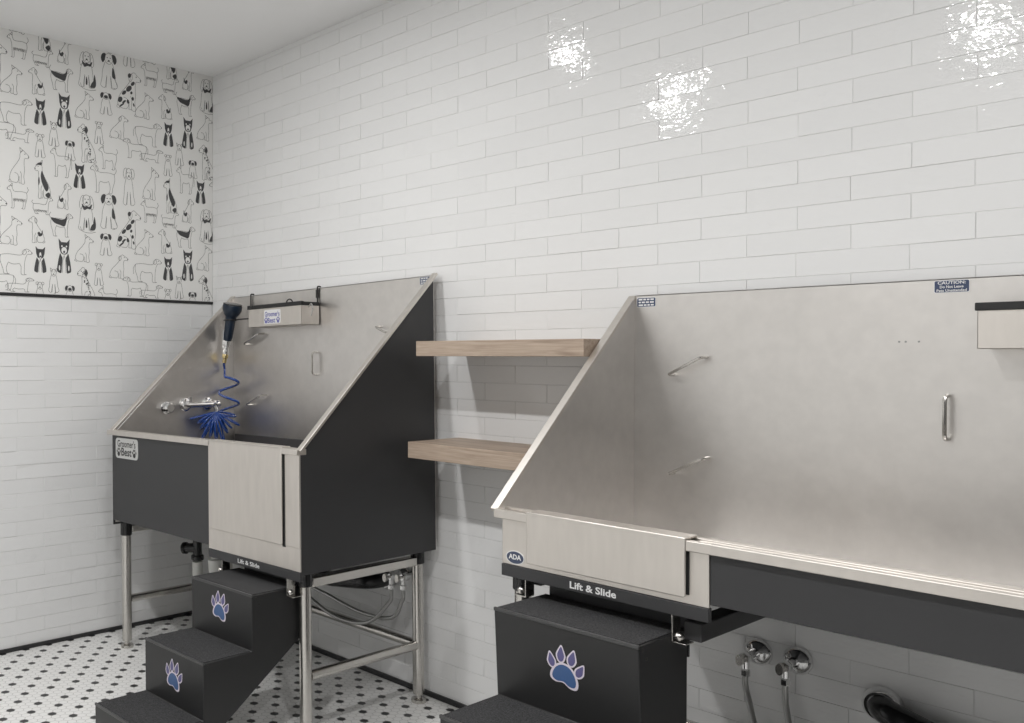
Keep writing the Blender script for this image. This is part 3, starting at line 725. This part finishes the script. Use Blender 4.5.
stop(1.352, .437, [(1.348, -.08, .35), (1.30, -.085, .277), (1.15, -.09, .262), (.98, -.10, .29), (.82, -.12, .34), (.74, -.16, .52)], 'right chrome shut-off valve behind the leg of the left tub', r=.029)
stop(1.290, .427, [(1.286, -.085, .33), (1.21, -.115, .245), (1.06, -.125, .225), (.90, -.125, .262), (.76, -.12, .33), (.66, -.16, .52)], 'left chrome shut-off valve beneath the left tub', r=.029)
def waste(x, z, pts, r, label):
    b = (x, 0, z); t = thing('waste_pipe', label, 'pipe', b, 0, 'black waste pipes')
    obj('escutcheon', MB().lathe([(r * 1.45, 0), (r * 1.45, .004), (r * 1.33, .016), (r * 1.08, .026)], (x, -.0015, z), (0, -1, 0), 28), CHROME, t, b)
    obj('elbow', MB().tube(cat(pts, 8), r, 22), PLASTIC, t, b)
    obj('collar', MB().lathe([(r * 1.12, 0), (r * 1.12, .03)], pts[-3], tuple(Vector(pts[-2]) - Vector(pts[-3])), 22), PLASTIC, t, b)
waste(2.852, .412, [(2.852, -.003, .412), (2.856, -.022, .411), (2.882, -.046, .407), (2.93, -.056, .396), (3.05, -.060, .366), (3.16, -.064, .341), (3.26, -.08, .34), (3.30, -.14, .42), (3.30, -.20, .738)], .031, 'black waste pipe with chrome wall ring under the right tub')
waste(1.20, .392, [(1.20, -.002, .392), (1.20, -.04, .392), (1.185, -.075, .390), (1.14, -.092, .383), (1.03, -.095, .368), (.93, -.095, .360), (.86, -.11, .40), (.85, -.14, .526)], .030, 'black waste pipe in the shade behind the left tub')

# ------------------------------------------------------------------ ceiling lights (recessed lamps shine down) and camera
def lamp(x, y, w, r=.048, spread=180):
    l = bpy.data.lights.new('downlight', 'AREA'); l.shape = 'DISK'; l.size = 2 * r; l.energy = w; l.color = (1, .995, .988); l.spread = math.radians(spread)
    o = bpy.data.objects.new('downlight', l); COL.objects.link(o); o.location = (x, y, H - .012)
for x, y, w in ((1.28, -1.05, 15), (1.24, -2.06, 44), (2.55, -2.05, 48), (3.86, -2.05, 48), (3.86, -1.05, 14)):
    lamp(x, y, w)
w = bpy.data.worlds.new('room'); sc.world = w; w.use_nodes = True
w.node_tree.nodes['Background'].inputs[0].default_value = (.5, .5, .5, 1); w.node_tree.nodes['Background'].inputs[1].default_value = .1

cam = bpy.data.cameras.new('camera'); co = bpy.data.objects.new('camera', cam); COL.objects.link(co)
cam.sensor_width = 36; cam.sensor_fit = 'HORIZONTAL'; cam.lens = 897.482 * 36 / 1024; cam.shift_x = (512 - 267.99) / 1024; cam.clip_start = .05
Rv, Uv, Fv = Vector((.61577338, .78792092, .00193928)), Vector((-.00649533, .002615, .99997549)), Vector((-.78789654, .61577088, -.00672806))
M = Matrix(((Rv.x, Uv.x, -Fv.x, 3.6359462), (Rv.y, Uv.y, -Fv.y, -2.49556186), (Rv.z, Uv.z, -Fv.z, 1.24913865), (0, 0, 0, 1)))
co.matrix_world = M
sc.camera = co
sc.view_settings.view_transform = 'Standard'; sc.view_settings.look = 'None'; sc.view_settings.gamma = 1; sc.view_settings.use_curve_mapping = False
sc.view_settings.exposure = -1.23
sc.cycles.use_denoising = True
sc.cycles.max_bounces = 10; sc.cycles.diffuse_bounces = 5
